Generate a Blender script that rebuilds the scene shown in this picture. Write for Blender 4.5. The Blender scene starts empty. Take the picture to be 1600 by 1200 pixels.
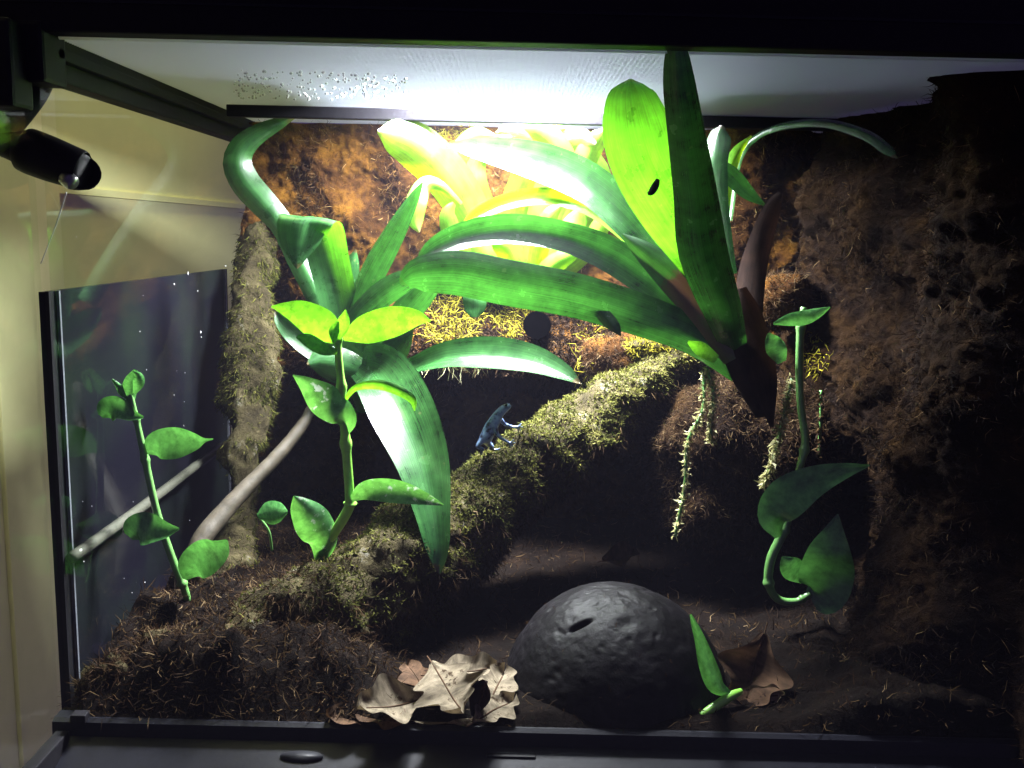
import bpy, math, random
import numpy as np
from mathutils import Matrix, Vector

# ------------------------------------------------------------------ camera, world, light set-up
rng = np.random.default_rng(7)
random.seed(7)
sc = bpy.context.scene
CAM = np.array([0.0, -58.0, 32.3])          # centimetres; front glass is Y=0, tank floor Z=0
FPX, PITCH, ROLL = 1480.0, math.radians(9.1), math.radians(1.35)
fwd = np.array([0, math.cos(PITCH), -math.sin(PITCH)])
r0 = np.array([1.0, 0, 0]); u0 = np.cross(r0, fwd)
RGT = math.cos(ROLL) * r0 + math.sin(ROLL) * u0
UPV = np.cross(RGT, fwd)
cd = bpy.data.cameras.new('camera'); cam = bpy.data.objects.new('camera', cd)
sc.collection.objects.link(cam)
cd.lens = 36 * FPX / 1600; cd.clip_start = 0.01; cd.clip_end = 50
M = Matrix.Identity(4)
for i in range(3):
    M[i][0], M[i][1], M[i][2], M[i][3] = RGT[i], UPV[i], -fwd[i], CAM[i] * 0.01
cam.matrix_world = M
sc.camera = cam
w = bpy.data.worlds.new('World'); sc.world = w; w.use_nodes = True
w.node_tree.nodes['Background'].inputs[0].default_value = (0.50, 0.36, 1.0, 1)
w.node_tree.nodes['Background'].inputs[1].default_value = 0.14
HAZE = 0.0085; BULB = 10.0; LAMP_W = 88.0
rl = bpy.data.lights.new('wall_fill', 'AREA'); rl.shape = 'RECTANGLE'; rl.size = .20; rl.size_y = 1.5; rl.energy = 7.5; rl.color = (1.0, 1.0, .42); rl.spread = math.radians(70)  # added fill light out of view, brightening the wall beyond the left glass
ro = bpy.data.objects.new('wall_fill', rl); sc.collection.objects.link(ro)
dz = -Vector((-.16, 0, -1)).normalized(); dy = Vector((0, 1, 0)); dx = dy.cross(dz)
ro.matrix_world = Matrix(((dx.x, dy.x, dz.x, -.47), (dx.y, dy.y, dz.y, .70), (dx.z, dy.z, dz.z, 1.30), (0, 0, 0, 1)))
sc.view_settings.view_transform = 'Standard'; sc.view_settings.look = 'None'
sc.view_settings.exposure = 0.12; sc.view_settings.gamma = 1.0
sc.render.engine = 'CYCLES'
sc.cycles.use_denoising = True
sc.cycles.max_bounces = 10; sc.cycles.transparent_max_bounces = 16
sc.cycles.diffuse_bounces = 4; sc.cycles.transmission_bounces = 6
sc.cycles.sample_clamp_indirect = 2.5
sc.cycles.use_adaptive_sampling = False
sc.cycles.caustics_reflective = False; sc.cycles.caustics_refractive = False

def at(px, py, Y):
    d = fwd + (px - 800) / FPX * RGT + (600 - py) / FPX * UPV
    return CAM + d * ((Y - CAM[1]) / d[1])

# ------------------------------------------------------------------ helpers
base = {}
def empty(name, loc, label, cat, group=None):
    o = bpy.data.objects.new(name, None); sc.collection.objects.link(o)
    o.empty_display_size = 0.01
    loc = np.asarray(loc, float); o.location = Vector(loc * 0.01); base[o.name] = loc
    o['label'] = label; o['category'] = cat
    if group: o['group'] = group
    return o
def mk(name, v, f, mat, parent=None, smooth=True, uv=None, tint=None, label=None, cat=None, kind=None, group=None):
    v = np.asarray(v, float)
    if parent is not None:
        b = base[parent.name]
    else:
        b = np.array([(v[:, 0].min() + v[:, 0].max()) / 2, (v[:, 1].min() + v[:, 1].max()) / 2, v[:, 2].min()])
    me = bpy.data.meshes.new(name)
    vv = (v - b) * 0.01
    if isinstance(f, np.ndarray):
        n, k = f.shape
        me.vertices.add(len(vv)); me.vertices.foreach_set('co', vv.astype(np.float32).ravel())
        me.loops.add(n * k); me.loops.foreach_set('vertex_index', f.astype(np.int32).ravel())
        me.polygons.add(n); me.polygons.foreach_set('loop_start', np.arange(0, n * k, k, dtype=np.int32))
        me.update(calc_edges=True)
    else:
        me.from_pydata([tuple(x) for x in vv], [], [list(map(int, q)) for q in f])
    me.validate()
    if smooth: me.polygons.foreach_set('use_smooth', np.ones(len(me.polygons), bool))
    if uv is not None:
        l = me.uv_layers.new(name='UVMap')
        idx = np.zeros(len(me.loops), np.int32); me.loops.foreach_get('vertex_index', idx)
        l.data.foreach_set('uv', np.asarray(uv, np.float32)[idx].ravel())
    if tint is not None:
        a = me.attributes.new('tint', 'FLOAT', 'POINT'); a.data.foreach_set('value', np.asarray(tint, np.float32))
    me.materials.append(mat)
    o = bpy.data.objects.new(name, me); sc.collection.objects.link(o)
    if parent is not None: o.parent = parent
    else: o.location = Vector(b * 0.01)
    base[o.name] = b
    if label: o['label'] = label
    if cat: o['category'] = cat
    if kind: o['kind'] = kind
    if group: o['group'] = group
    return o
def boxv(x0, x1, y0, y1, z0, z1, bev=0.0):
    if bev <= 0:
        v = [(x, y, z) for x in (x0, x1) for y in (y0, y1) for z in (z0, z1)]
        f = [(0, 1, 3, 2), (4, 6, 7, 5), (0, 4, 5, 1), (2, 3, 7, 6), (0, 2, 6, 4), (1, 5, 7, 3)]
        return np.array(v, float), f
    import bmesh
    bm = bmesh.new()
    bmesh.ops.create_cube(bm, size=1)
    for q in bm.verts:
        q.co = (x0 + (q.co.x + .5) * (x1 - x0), y0 + (q.co.y + .5) * (y1 - y0), z0 + (q.co.z + .5) * (z1 - z0))
    bmesh.ops.bevel(bm, geom=list(bm.edges), offset=bev, segments=2, affect='EDGES', profile=0.6)
    bm.verts.ensure_lookup_table(); bm.verts.index_update()
    v = np.array([q.co[:] for q in bm.verts]); f = [[q.index for q in p.verts] for p in bm.faces]
    bm.free(); return v, f
def join(parts):
    V, F, o = [], [], 0
    for v, f in parts:
        V.append(np.asarray(v, float)); F += [[i + o for i in q] for q in f]; o += len(v)
    return np.vstack(V), F
def cat_spline(P, n):
    P = np.asarray(P, float); k = len(P)
    Q = np.vstack([2 * P[0] - P[1], P, 2 * P[-1] - P[-2]])
    t = np.linspace(0, k - 1, n); i = np.minimum(t.astype(int), k - 2); u = (t - i)[:, None]
    a, b, c, d = Q[i], Q[i + 1], Q[i + 2], Q[i + 3]
    return 0.5 * (2 * b + (c - a) * u + (2 * a - 5 * b + 4 * c - d) * u**2 + (3 * b - a - 3 * c + d) * u**3)
def nrm(a): return a / np.maximum(np.linalg.norm(a, axis=-1, keepdims=True), 1e-9)
def tube(P, R, ns=12, n=None, cap=True):
    n = n or max(4, len(P) * 6)
    C = cat_spline(np.column_stack([P, R]), n); R = np.maximum(C[:, 3], 1e-3); C = C[:, :3]
    T = nrm(np.gradient(C, axis=0)); B = np.zeros_like(C)
    s = np.cross(T[0], [0.3, 0.9, 0.2]); s /= np.linalg.norm(s)
    for i in range(n):
        s = s - T[i] * s.dot(T[i]); s /= np.linalg.norm(s); B[i] = s
    N = np.cross(T, B); a = np.linspace(0, 2 * math.pi, ns, endpoint=False)
    dirs = np.cos(a)[None, :, None] * B[:, None] + np.sin(a)[None, :, None] * N[:, None]
    v = (C[:, None] + dirs * R[:, None, None]).reshape(-1, 3)
    f = [(i * ns + j, i * ns + (j + 1) % ns, (i + 1) * ns + (j + 1) % ns, (i + 1) * ns + j) for i in range(n - 1) for j in range(ns)]
    if cap: f += [list(range(ns))[::-1], [(n - 1) * ns + j for j in range(ns)]]
    return v, f
_tab = np.random.default_rng(3).random((32, 32, 32))
def vn(p, s=1.0, off=0.0):
    q = np.asarray(p, float) * s + 100.37 + off; i = np.floor(q).astype(int); u = q - i; u = u * u * (3 - 2 * u); i &= 31; j = (i + 1) & 31
    x0, y0, z0 = i.T; x1, y1, z1 = j.T; a, b, c = u.T; t = _tab
    def L(p_, q_, k): return p_ + (q_ - p_) * k
    return L(L(L(t[x0, y0, z0], t[x1, y0, z0], a), L(t[x0, y1, z0], t[x1, y1, z0], a), b),
             L(L(t[x0, y0, z1], t[x1, y0, z1], a), L(t[x0, y1, z1], t[x1, y1, z1], a), b), c)
def fbm(p, s=1.0, o=4, off=0.0):
    r = 0; a = 1.0; t = 0
    for k in range(o):
        r = r + a * vn(p, s, off + 7.3 * k); t += a; a *= .5; s *= 2.03
    return r / t - 0.5
def tri_of(f):
    if isinstance(f, np.ndarray) and f.shape[1] == 4:
        return np.vstack([f[:, [0, 1, 2]], f[:, [0, 2, 3]]])
    out = []
    for q in f:
        for k in range(1, len(q) - 1): out.append((q[0], q[k], q[k + 1]))
    return np.array(out)
def sample(v, f, n, mask=None, out=None):
    t = tri_of(f); v = np.asarray(v); a, b, c = v[t[:, 0]], v[t[:, 1]], v[t[:, 2]]
    nn = np.cross(b - a, c - a); ar = np.linalg.norm(nn, axis=1)
    k = rng.choice(len(t), n, p=ar / ar.sum()); r1 = np.sqrt(rng.random(n))[:, None]; r2 = rng.random(n)[:, None]
    P = a[k] * (1 - r1) + b[k] * (r1 * (1 - r2)) + c[k] * (r1 * r2); N = nrm(nn[k])
    if mask is not None:
        m = mask(P, N); m = rng.random(n) < m; P, N = P[m], N[m]
    return P, N
def strands(P, N, L, W, up=0.7, side=1.0, grav=0.0, curl=0.6, Lvar=0.5):
    n = len(P); R = nrm(rng.normal(size=(n, 3)))
    D = nrm(N * up + R * side + np.array([0, 0, -grav]))
    l = L * (1 + Lvar * (rng.random(n) * 2 - 1))[:, None]
    D2 = nrm(D + nrm(rng.normal(size=(n, 3))) * curl + np.array([0, 0, -grav * .6]))
    S = nrm(np.cross(D, nrm(rng.normal(size=(n, 3))))); wv = (W * (0.6 + 0.8 * rng.random(n)))[:, None]
    m = P + D * l * .5; e = m + D2 * l * .5
    V = np.stack([P - S * wv * .5, P + S * wv * .5, m + S * wv * .45, m - S * wv * .45, e], 1).reshape(-1, 3)
    o = np.arange(n)[:, None] * 5
    F = np.concatenate([o + [0, 1, 2], o + [0, 2, 3], o + [3, 2, 4]])
    return V, F, np.repeat(rng.random(n), 5)

# ------------------------------------------------------------------ materials
def mat(name):
    m = bpy.data.materials.new(name); m.use_nodes = True; nt = m.node_tree; nt.nodes.clear()
    out = nt.nodes.new('ShaderNodeOutputMaterial')
    return m, nt, out
def N_(nt, t, **kw):
    n = nt.nodes.new(t)
    for k, v in kw.items():
        if k in n.inputs.keys(): n.inputs[k].default_value = v
        else: setattr(n, k, v)
    return n
def ramp(nt, src, stops):
    r = nt.nodes.new('ShaderNodeValToRGB'); e = r.color_ramp.elements
    while len(e) < len(stops): e.new(0.5)
    for k, (p, c) in enumerate(stops): e[k].position = p; e[k].color = (*c, 1)
    nt.links.new(src, r.inputs[0]); return r.outputs[0]
def noise(nt, scale, detail=6, rough=.6, coord='Object', dist=0.0, vec=None):
    n = N_(nt, 'ShaderNodeTexNoise', Scale=scale, Detail=detail, Roughness=rough, Distortion=dist)
    if vec is None:
        tc = nt.nodes.new('ShaderNodeTexCoord'); vec = tc.outputs[coord]
    nt.links.new(vec, n.inputs['Vector']); return n.outputs['Fac']
def bump(nt, src, strength, dist):
    b = N_(nt, 'ShaderNodeBump', Strength=strength, Distance=dist); nt.links.new(src, b.inputs['Height']); return b.outputs[0]
def simple(name, col, rough=.5, metal=0., nscale=200, nvar=.25, bmp=0.0, spec=.5):
    m, nt, out = mat(name); p = N_(nt, 'ShaderNodeBsdfPrincipled', Roughness=rough, Metallic=metal)
    p.inputs['Specular IOR Level'].default_value = spec
    if spec > .3: p.inputs['Coat Weight'].default_value = .45; p.inputs['Coat Roughness'].default_value = .16
    f = noise(nt, nscale)
    nt.links.new(ramp(nt, f, [(.25, tuple(c * (1 - nvar) for c in col)), (.75, tuple(c * (1 + nvar) for c in col))]), p.inputs['Base Color'])
    if bmp: nt.links.new(bump(nt, f, bmp, .001), p.inputs['Normal'])
    nt.links.new(p.outputs[0], out.inputs[0]); return m
def earth(name, stops, scale, bscale, bdist=.003, rough=.9):
    m, nt, out = mat(name); p = N_(nt, 'ShaderNodeBsdfPrincipled', Roughness=rough)
    p.inputs['Specular IOR Level'].default_value = .04
    nt.links.new(ramp(nt, noise(nt, scale, 8, .7), stops), p.inputs['Base Color'])
    nt.links.new(bump(nt, noise(nt, bscale, 8, .75), .9, bdist), p.inputs['Normal'])
    nt.links.new(p.outputs[0], out.inputs[0]); return m
def strandm(name, stops, trans=.3, rough=.8):
    m, nt, out = mat(name); a = N_(nt, 'ShaderNodeAttribute', attribute_name='tint')
    c = ramp(nt, a.outputs['Fac'], stops)
    p = N_(nt, 'ShaderNodeBsdfPrincipled', Roughness=rough); p.inputs['Specular IOR Level'].default_value = .06
    t = N_(nt, 'ShaderNodeBsdfTranslucent'); mx = N_(nt, 'ShaderNodeMixShader'); mx.inputs[0].default_value = trans
    nt.links.new(c, p.inputs['Base Color']); nt.links.new(c, t.inputs['Color'])
    nt.links.new(p.outputs[0], mx.inputs[1]); nt.links.new(t.outputs[0], mx.inputs[2]); nt.links.new(mx.outputs[0], out.inputs[0]); return m
def leafm(name, dark, light, tcol, trans=.45, rough=.3, vein=40., brown=None, lateral=False, pale=None, spec=.6):
    m, nt, out = mat(name)
    uv = N_(nt, 'ShaderNodeUVMap', uv_map='UVMap'); mp = N_(nt, 'ShaderNodeMapping')
    mp.inputs['Scale'].default_value = (2.0, vein, 1) if not lateral else (12, 3, 1)
    nt.links.new(uv.outputs[0], mp.inputs[0])
    f = noise(nt, 1.0, 5, .6, vec=mp.outputs[0]); g = noise(nt, 60, 4, .6)
    mixf = N_(nt, 'ShaderNodeMath', operation='MULTIPLY_ADD'); mixf.inputs[1].default_value = .5
    nt.links.new(f, mixf.inputs[0]); hf = N_(nt, 'ShaderNodeMath', operation='MULTIPLY'); hf.inputs[1].default_value = .5
    nt.links.new(g, hf.inputs[0]); nt.links.new(hf.outputs[0], mixf.inputs[2])
    col = ramp(nt, mixf.outputs[0], [(.36, tuple(c * .6 for c in dark)), (.5, tuple((a_ + b_) / 2 for a_, b_ in zip(dark, light))), (.64, tuple(c * 1.25 for c in light))])
    tvar = ramp(nt, mixf.outputs[0], [(.36, tuple(c * .45 for c in tcol)), (.64, tuple(c * 1.35 for c in tcol))])
    tc = tvar
    if pale or brown:
        sep = N_(nt, 'ShaderNodeSeparateXYZ'); nt.links.new(uv.outputs[0], sep.inputs[0])
        n2 = noise(nt, 90, 5, .7)
        ad = N_(nt, 'ShaderNodeMath', operation='MULTIPLY_ADD'); ad.inputs[1].default_value = .25
        nt.links.new(n2, ad.inputs[0]); nt.links.new(sep.outputs[0], ad.inputs[2])
        if brown:
            k = ramp(nt, ad.outputs[0], [(0, (0, 0, 0)), (brown[0] + .12, (1, 1, 1)), (brown[1] + .10, (1, 1, 1)), (brown[1] + .14, (0, 0, 0))])
            mc = (.06, .028, .012)
        else:
            k = ramp(nt, n2, [(pale[0], (0, 0, 0)), (pale[0] + .06, (1, 1, 1))]); mc = pale[1]
        mx0 = N_(nt, 'ShaderNodeMixRGB'); mx0.inputs[2].default_value = (*mc, 1)
        nt.links.new(k, mx0.inputs[0]); nt.links.new(col, mx0.inputs[1]); col = mx0.outputs[0]
        mx1 = N_(nt, 'ShaderNodeMixRGB'); nt.links.new(tvar, mx1.inputs[1]); mx1.inputs[2].default_value = (*mc, 1)
        nt.links.new(k, mx1.inputs[0]); tc = mx1.outputs[0]
    if name.endswith('bromeliad_leaf') or name == 'bromeliad_leaf':
        sp_ = N_(nt, 'ShaderNodeSeparateXYZ'); nt.links.new(uv.outputs[0], sp_.inputs[0])
        na2 = N_(nt, 'ShaderNodeMath', operation='MULTIPLY_ADD'); na2.inputs[1].default_value = .12
        nt.links.new(noise(nt, 120, 4, .7), na2.inputs[0]); nt.links.new(sp_.outputs[0], na2.inputs[2])
        kt = ramp(nt, na2.outputs[0], [(.98, (0, 0, 0)), (1.0, (1, 1, 1))]); mt_ = N_(nt, 'ShaderNodeMixRGB'); mt_.inputs[2].default_value = (.05, .035, .012, 1)
        nt.links.new(kt, mt_.inputs[0]); nt.links.new(col, mt_.inputs[1]); col = mt_.outputs[0]
        sk_ = ramp(nt, noise(nt, 140, 3, .5), [(.70, (0, 0, 0)), (.74, (1, 1, 1))]); ms_ = N_(nt, 'ShaderNodeMixRGB'); ms_.inputs[2].default_value = (.06, .09, .03, 1)
        nt.links.new(sk_, ms_.inputs[0]); nt.links.new(col, ms_.inputs[1]); col = ms_.outputs[0]
    p = N_(nt, 'ShaderNodeBsdfPrincipled'); nt.links.new(col, p.inputs['Base Color'])
    p.inputs['Specular IOR Level'].default_value = spec
    if spec > .3: p.inputs['Coat Weight'].default_value = .45; p.inputs['Coat Roughness'].default_value = .16
    rr = N_(nt, 'ShaderNodeMapRange'); rr.inputs['To Min'].default_value = rough * .75; rr.inputs['To Max'].default_value = rough * 1.35
    nt.links.new(g, rr.inputs[0]); nt.links.new(rr.outputs[0], p.inputs['Roughness'])
    nt.links.new(bump(nt, f, .25, .0012), p.inputs['Normal'])
    t = N_(nt, 'ShaderNodeBsdfTranslucent'); t.inputs['Color'].default_value = (*tcol, 1)
    if tc: nt.links.new(tc, t.inputs['Color'])
    mx = N_(nt, 'ShaderNodeMixShader'); mx.inputs[0].default_value = trans
    nt.links.new(p.outputs[0], mx.inputs[1]); nt.links.new(t.outputs[0], mx.inputs[2]); nt.links.new(mx.outputs[0], out.inputs[0]); return m
def glassm(name, tint=(.96, .98, .95), refl=1.0):
    m, nt, out = mat(name); fr = N_(nt, 'ShaderNodeFresnel', IOR=1.5); hfm = N_(nt, 'ShaderNodeMath', operation='MULTIPLY'); hfm.inputs[1].default_value = .09; nt.links.new(fr.outputs[0], hfm.inputs[0])
    tr = N_(nt, 'ShaderNodeBsdfTransparent'); tr.inputs[0].default_value = (*tint, 1)
    gl = N_(nt, 'ShaderNodeBsdfGlossy', Roughness=.03); mx = N_(nt, 'ShaderNodeMixShader')
    nt.links.new(hfm.outputs[0], mx.inputs[0]); nt.links.new(tr.outputs[0], mx.inputs[1]); nt.links.new(gl.outputs[0], mx.inputs[2])
    nt.links.new(mx.outputs[0], out.inputs[0]); return m

MT = {}
MT['black'] = simple('black_plastic', (.006, .0055, .007), .55, nscale=300, bmp=.05, spec=.06)
MT['frame'] = simple('frame_plastic', (.006, .006, .009), .42, nscale=400, bmp=.08, spec=.10)
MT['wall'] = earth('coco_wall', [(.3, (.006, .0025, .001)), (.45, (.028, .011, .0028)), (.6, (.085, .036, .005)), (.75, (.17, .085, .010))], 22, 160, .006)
MT['side'] = earth('shaded_coco_wall', [(.3, (.0014, .0006, .0004)), (.45, (.005, .0022, .001)), (.6, (.013, .006, .0016)), (.75, (.035, .017, .004))], 22, 160, .006)  # coco wall colours darkened to carry the shade on the right side
MT['ground'] = earth('soil', [(.3, (.0015, .001, .0008)), (.55, (.004, .0022, .0014)), (.75, (.010, .0055, .003))], 40, 220, .005)
MT['bark'] = earth('bark', [(.3, (.03, .022, .015)), (.5, (.09, .065, .04)), (.62, (.16, .14, .10)), (.75, (.26, .25, .22))], 45, 120, .004)
MT['mossbase'] = earth('moss_base', [(.3, (.010, .008, .005)), (.48, (.03, .024, .012)), (.6, (.055, .045, .022)), (.72, (.16, .15, .13))], 40, 200, .005)
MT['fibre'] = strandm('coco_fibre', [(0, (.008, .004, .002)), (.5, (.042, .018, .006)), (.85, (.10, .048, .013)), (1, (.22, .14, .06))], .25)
MT['fibred'] = strandm('shaded_fibre', [(0, (.0012, .0006, .0004)), (.5, (.006, .0027, .0014)), (.9, (.022, .011, .0045)), (1, (.10, .065, .032))], .2)  # coco fibre tones darkened to match, shade put into the colour
MT['moss'] = strandm('moss_blades', [(0, (.010, .011, .003)), (.4, (.045, .048, .010)), (.8, (.085, .082, .016)), (1, (.15, .135, .045))], .3)
MT['mossy'] = strandm('yellow_moss', [(0, (.04, .034, .005)), (.5, (.20, .17, .012)), (1, (.36, .31, .04))], .35)
MT['mossr'] = strandm('brown_moss', [(0, (.005, .003, .002)), (.5, (.026, .013, .006)), (.86, (.05, .03, .012)), (1, (.13, .09, .048))], .3)
MT['peat'] = strandm('peat_crumbs', [(0, (.003, .0018, .001)), (.6, (.012, .006, .003)), (.95, (.03, .016, .007)), (1, (.14, .10, .05))], .15)
MT['mosspale'] = strandm('pale_moss', [(0, (.12, .11, .04)), (.5, (.32, .30, .13)), (1, (.55, .52, .33))], .35)
MT['brom'] = leafm('bromeliad_leaf', (.008, .042, .010), (.026, .095, .022), (.014, .065, .006), .25, .24)
MT['bromt'] = leafm('broad_bromeliad_leaf', (.008, .042, .010), (.026, .095, .022), (.045, .17, .004), .32, .28)
MT['bromy'] = leafm('lamplit_bromeliad_leaf', (.06, .20, .012), (.12, .30, .018), (.36, .62, .004), .5, .3)  # bromeliad leaf colours brightened and yellowed to carry the lamp's glare
MT['bromb'] = leafm('half_brown_leaf', (.008, .042, .010), (.026, .095, .022), (.03, .12, .008), .25, .35, brown=(.20, .52))
MT['dead'] = leafm('withered_leaf', (.006, .003, .003), (.02, .011, .008), (.03, .012, .006), .1, .85, spec=.05)
MT['trad'] = leafm('stem_leaf', (.03, .15, .025), (.07, .24, .035), (.085, .27, .006), .38, .26, lateral=True)
MT['tradp'] = leafm('pale_stem_leaf', (.05, .17, .055), (.11, .28, .10), (.08, .24, .03), .3, .22, lateral=True, pale=(.58, (.34, .42, .30)))
MT['vine'] = leafm('vine_leaf', (.03, .13, .03), (.08, .23, .06), (.06, .20, .03), .3, .2, lateral=True)
MT['stem'] = simple('green_stem', (.17, .42, .05), .4, nscale=90, nvar=.35)
MT['stemd'] = simple('vine_stem', (.08, .20, .05), .4, nscale=90, nvar=.35)
MT['litter'] = leafm('dry_leaf', (.07, .055, .037), (.18, .148, .105), (.14, .10, .05), .2, .85, lateral=True, pale=(.60, (.035, .022, .012)), spec=.08)
MT['litterb'] = leafm('brown_dry_leaf', (.03, .017, .010), (.075, .043, .025), (.07, .035, .015), .2, .85, lateral=True, pale=(.60, (.015, .008, .005)), spec=.08)
MT['wood'] = simple('pale_wood', (.12, .10, .065), .75, nscale=120, nvar=.5, bmp=.4)
MT['twig'] = simple('twig_bark', (.035, .026, .015), .65, nscale=150, nvar=.45, bmp=.5)
MT['glass'] = glassm('clear_glass')
MT['beige'] = simple('beige_paint', (.52, .49, .25), .7, nscale=30, nvar=.04)
MT['trim'] = simple('cream_trim_paint', (.56, .52, .29), .5, nscale=40, nvar=.05)
MT['white'] = simple('white_enamel', (.85, .85, .85), .4, nscale=50, nvar=.02)
MT['bead'] = None

# ------------------------------------------------------------------ tank and lid
XL, XR, YB, ZT = -28.2, 33.4, 45.0, 43.0
tank = empty('terrarium', (2, 22, -3), 'black framed glass terrarium with its left door swung open', 'terrarium')
parts = [boxv(-31, 35, -1.6, 0.1, 43.0, 48.5, .2)]
tf = mk('top_frame', *join(parts), MT['black'], tank, smooth=False)
mk('frame_groove', *boxv(-31, 35, -1.72, -1.605, 44.6, 44.75), MT['frame'], tf, smooth=False)
mk('side_rail', *join([boxv(-29.4, -27.9, 0.12, 45.6, 40.7, 43.5, .15), boxv(-27.9, -27.2, 0.12, 45.6, 41.8, 42.5, .1)]), MT['black'], tank, smooth=False)
mk('side_rail', *boxv(33.7, 35, 0.12, 45.6, 40.7, 43.5, .15), MT['black'], tank, smooth=False)
# sloping front sill: profile extruded along X
prof = [(0.9, -3.0), (0.9, 0.12), (-0.05, 0.12), (-0.35, -0.05), (-0.40, -1.0), (-0.75, -1.15), (-3.0, -2.1), (-3.2, -4.0)]
v = [(x, y, z) for x in (-29.6, 35) for y, z in prof]; k = len(prof)
f = [(i, (i + 1) % k, k + (i + 1) % k, k + i) for i in range(k)] + [list(range(k))[::-1], list(range(k, 2 * k))]
bf = mk('bottom_frame', v, f, MT['frame'], tank, smooth=False)
# latch and oval lock on the sill
mk('latch', *boxv(-1.1, 2.15, -1.25, -0.78, -1.75, -1.2, .12), MT['black'], tank, smooth=False)
a = np.linspace(0, 2 * math.pi, 32, endpoint=False); c0 = np.array([-13.0, -1.5, -1.42])
sl = nrm(np.array([0, -2.25, -.95])); up_ = np.array([0, -.39, .92])
ring = [c0 + np.array([1, 0, 0]) * 1.4 * math.cos(t) + sl * .42 * math.sin(t) for t in a]
v = np.vstack([ring, np.array(ring) + up_ * .06, [c0 + up_ * .1]])
f = [(i, (i + 1) % 32, 32 + (i + 1) % 32, 32 + i) for i in range(32)] + [(32 + i, 32 + (i + 1) % 32, 64) for i in range(32)]
mk('lock_cap', v, f, simple('grey_plastic', (.006, .006, .008), .5, spec=.12), tank)
lp = mk('left_pane', *boxv(-28.5, XL, 0.3, 45, -2, 41.5), MT['glass'], tank, smooth=False)
door = mk('door', *boxv(-29.1, -28.7, -28, -0.4, -0.6, 41.5), MT['glass'], tank, smooth=False)
mk('door_rail', *boxv(-29.3, -28.4, -28, -0.5, -1.9, -0.55, .1), MT['black'], door, smooth=False)
mk('door_hinge', *join([boxv(-30.2, -27.2, -1.75, 1.2, 40.2, 43.6, .25), boxv(-30.4, -28.2, -3.4, -1.0, 38.6, 43.4, .25)]), MT['black'], tank, smooth=False)
mk('hinge_block', *boxv(-28.3, -27.3, -0.6, 0.2, 0.0, 0.55, .08), MT['black'], tank, smooth=False)
# water specks and drips on the inside of the left pane
n = 34; Yp = rng.random(n) * 40 + 2; Zp = rng.random(n) * 30 + 2; V = []; F = []; o = 0
for y, z in zip(Yp, Zp):
    l = .05 + .10 * rng.random(); h = l * (1 + (2.5 * rng.random() if rng.random() < .3 else .3 * rng.random()))
    l *= .42; h *= .55
    for t in range(6): V.append((XL + .02, y + l * .5 * math.cos(t * 1.047), z + h * .7 * math.sin(t * 1.047)))
    V.append((XL + .05, y, z)); F += [(o + t, o + (t + 1) % 6, o + 6) for t in range(6)]; o += 7
mk('water_specks', V, F, simple('dried_drops', (.7, .7, .7), .25, nvar=.05), lp, kind='stuff')

# screen lid
lid = empty('screen_lid', (2, 22, ZT), 'metal mesh screen lid over the terrarium, wet with droplets', 'screen lid')
m, nt, out = mat('screen_wire'); p = N_(nt, 'ShaderNodeBsdfPrincipled', Roughness=.42, Metallic=.75); p.inputs['Base Color'].default_value = (.62, .63, .66, 1)
t = N_(nt, 'ShaderNodeBsdfTranslucent'); t.inputs[0].default_value = (.8, .82, .88, 1); mx = N_(nt, 'ShaderNodeMixShader'); mx.inputs[0].default_value = .68
nt.links.new(p.outputs[0], mx.inputs[1]); nt.links.new(t.outputs[0], mx.inputs[2]); nt.links.new(mx.outputs[0], out.inputs[0]); MT['wire'] = m
def wires(x0, x1, y0, y1, pitch, r):
    V = []; F = []; o = 0; ns = 5; aa = np.linspace(0, 2 * math.pi, ns, endpoint=False)
    for ax in (0, 1):
        lo, hi = (y0, y1) if ax == 0 else (x0, x1)
        for q in np.arange(lo, hi, pitch):
            for e in (0, 1):
                for t in aa:
                    if ax == 0: V.append(((x0, x1)[e], q + r * math.cos(t), ZT + .25 + r * math.sin(t)))
                    else: V.append((q + r * math.cos(t), (y0, y1)[e], ZT + .25 + 1.6 * r + r * math.sin(t)))
            F += [(o + j, o + (j + 1) % ns, o + ns + (j + 1) % ns, o + ns + j) for j in range(ns)]; o += 2 * ns
    return np.array(V), np.array(F)
mk('wire_mesh', *wires(-27.9, 33.5, 0.2, 44.9, .33, .046), MT['wire'], lid, kind='stuff')
mk('cross_bar', *boxv(-26.5, 31.5, 30.6, 31.6, 42.1, 43.15, .1), MT['black'], lid, smooth=False)
mk('screen_spline', *tube(np.array([(-27.5, .35, 43.05), (2, .35, 43.05), (32, .35, 43.05)]), [.14] * 3, 8), MT['wire'], lid)
n = 260; V = []; F = []; o = 0
sv, sf = [], []
for i in range(4):
    for j in range(6): sv.append((math.sin(math.pi * (i + .5) / 4) * math.cos(j * 1.047), math.sin(math.pi * (i + .5) / 4) * math.sin(j * 1.047), math.cos(math.pi * (i + .5) / 4)))
sv = np.array(sv); sf = [(i * 6 + j, i * 6 + (j + 1) % 6, (i + 1) * 6 + (j + 1) % 6, (i + 1) * 6 + j) for i in range(3) for j in range(6)] + [list(range(6)), list(range(18, 24))[::-1]]
for _ in range(n):
    px = 365 + 270 * rng.random(); py = 108 + (px - 365) * .03 + 45 * rng.random()
    d = fwd + (px - 800) / FPX * RGT + (600 - py) / FPX * UPV; P = CAM + d * ((ZT + .12 - CAM[2]) / d[2]); r = .05 + .10 * rng.random()
    V.append(sv * [r, r, r * .8] + P); F += [[q + o for q in g] for g in sf]; o += 24
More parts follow.
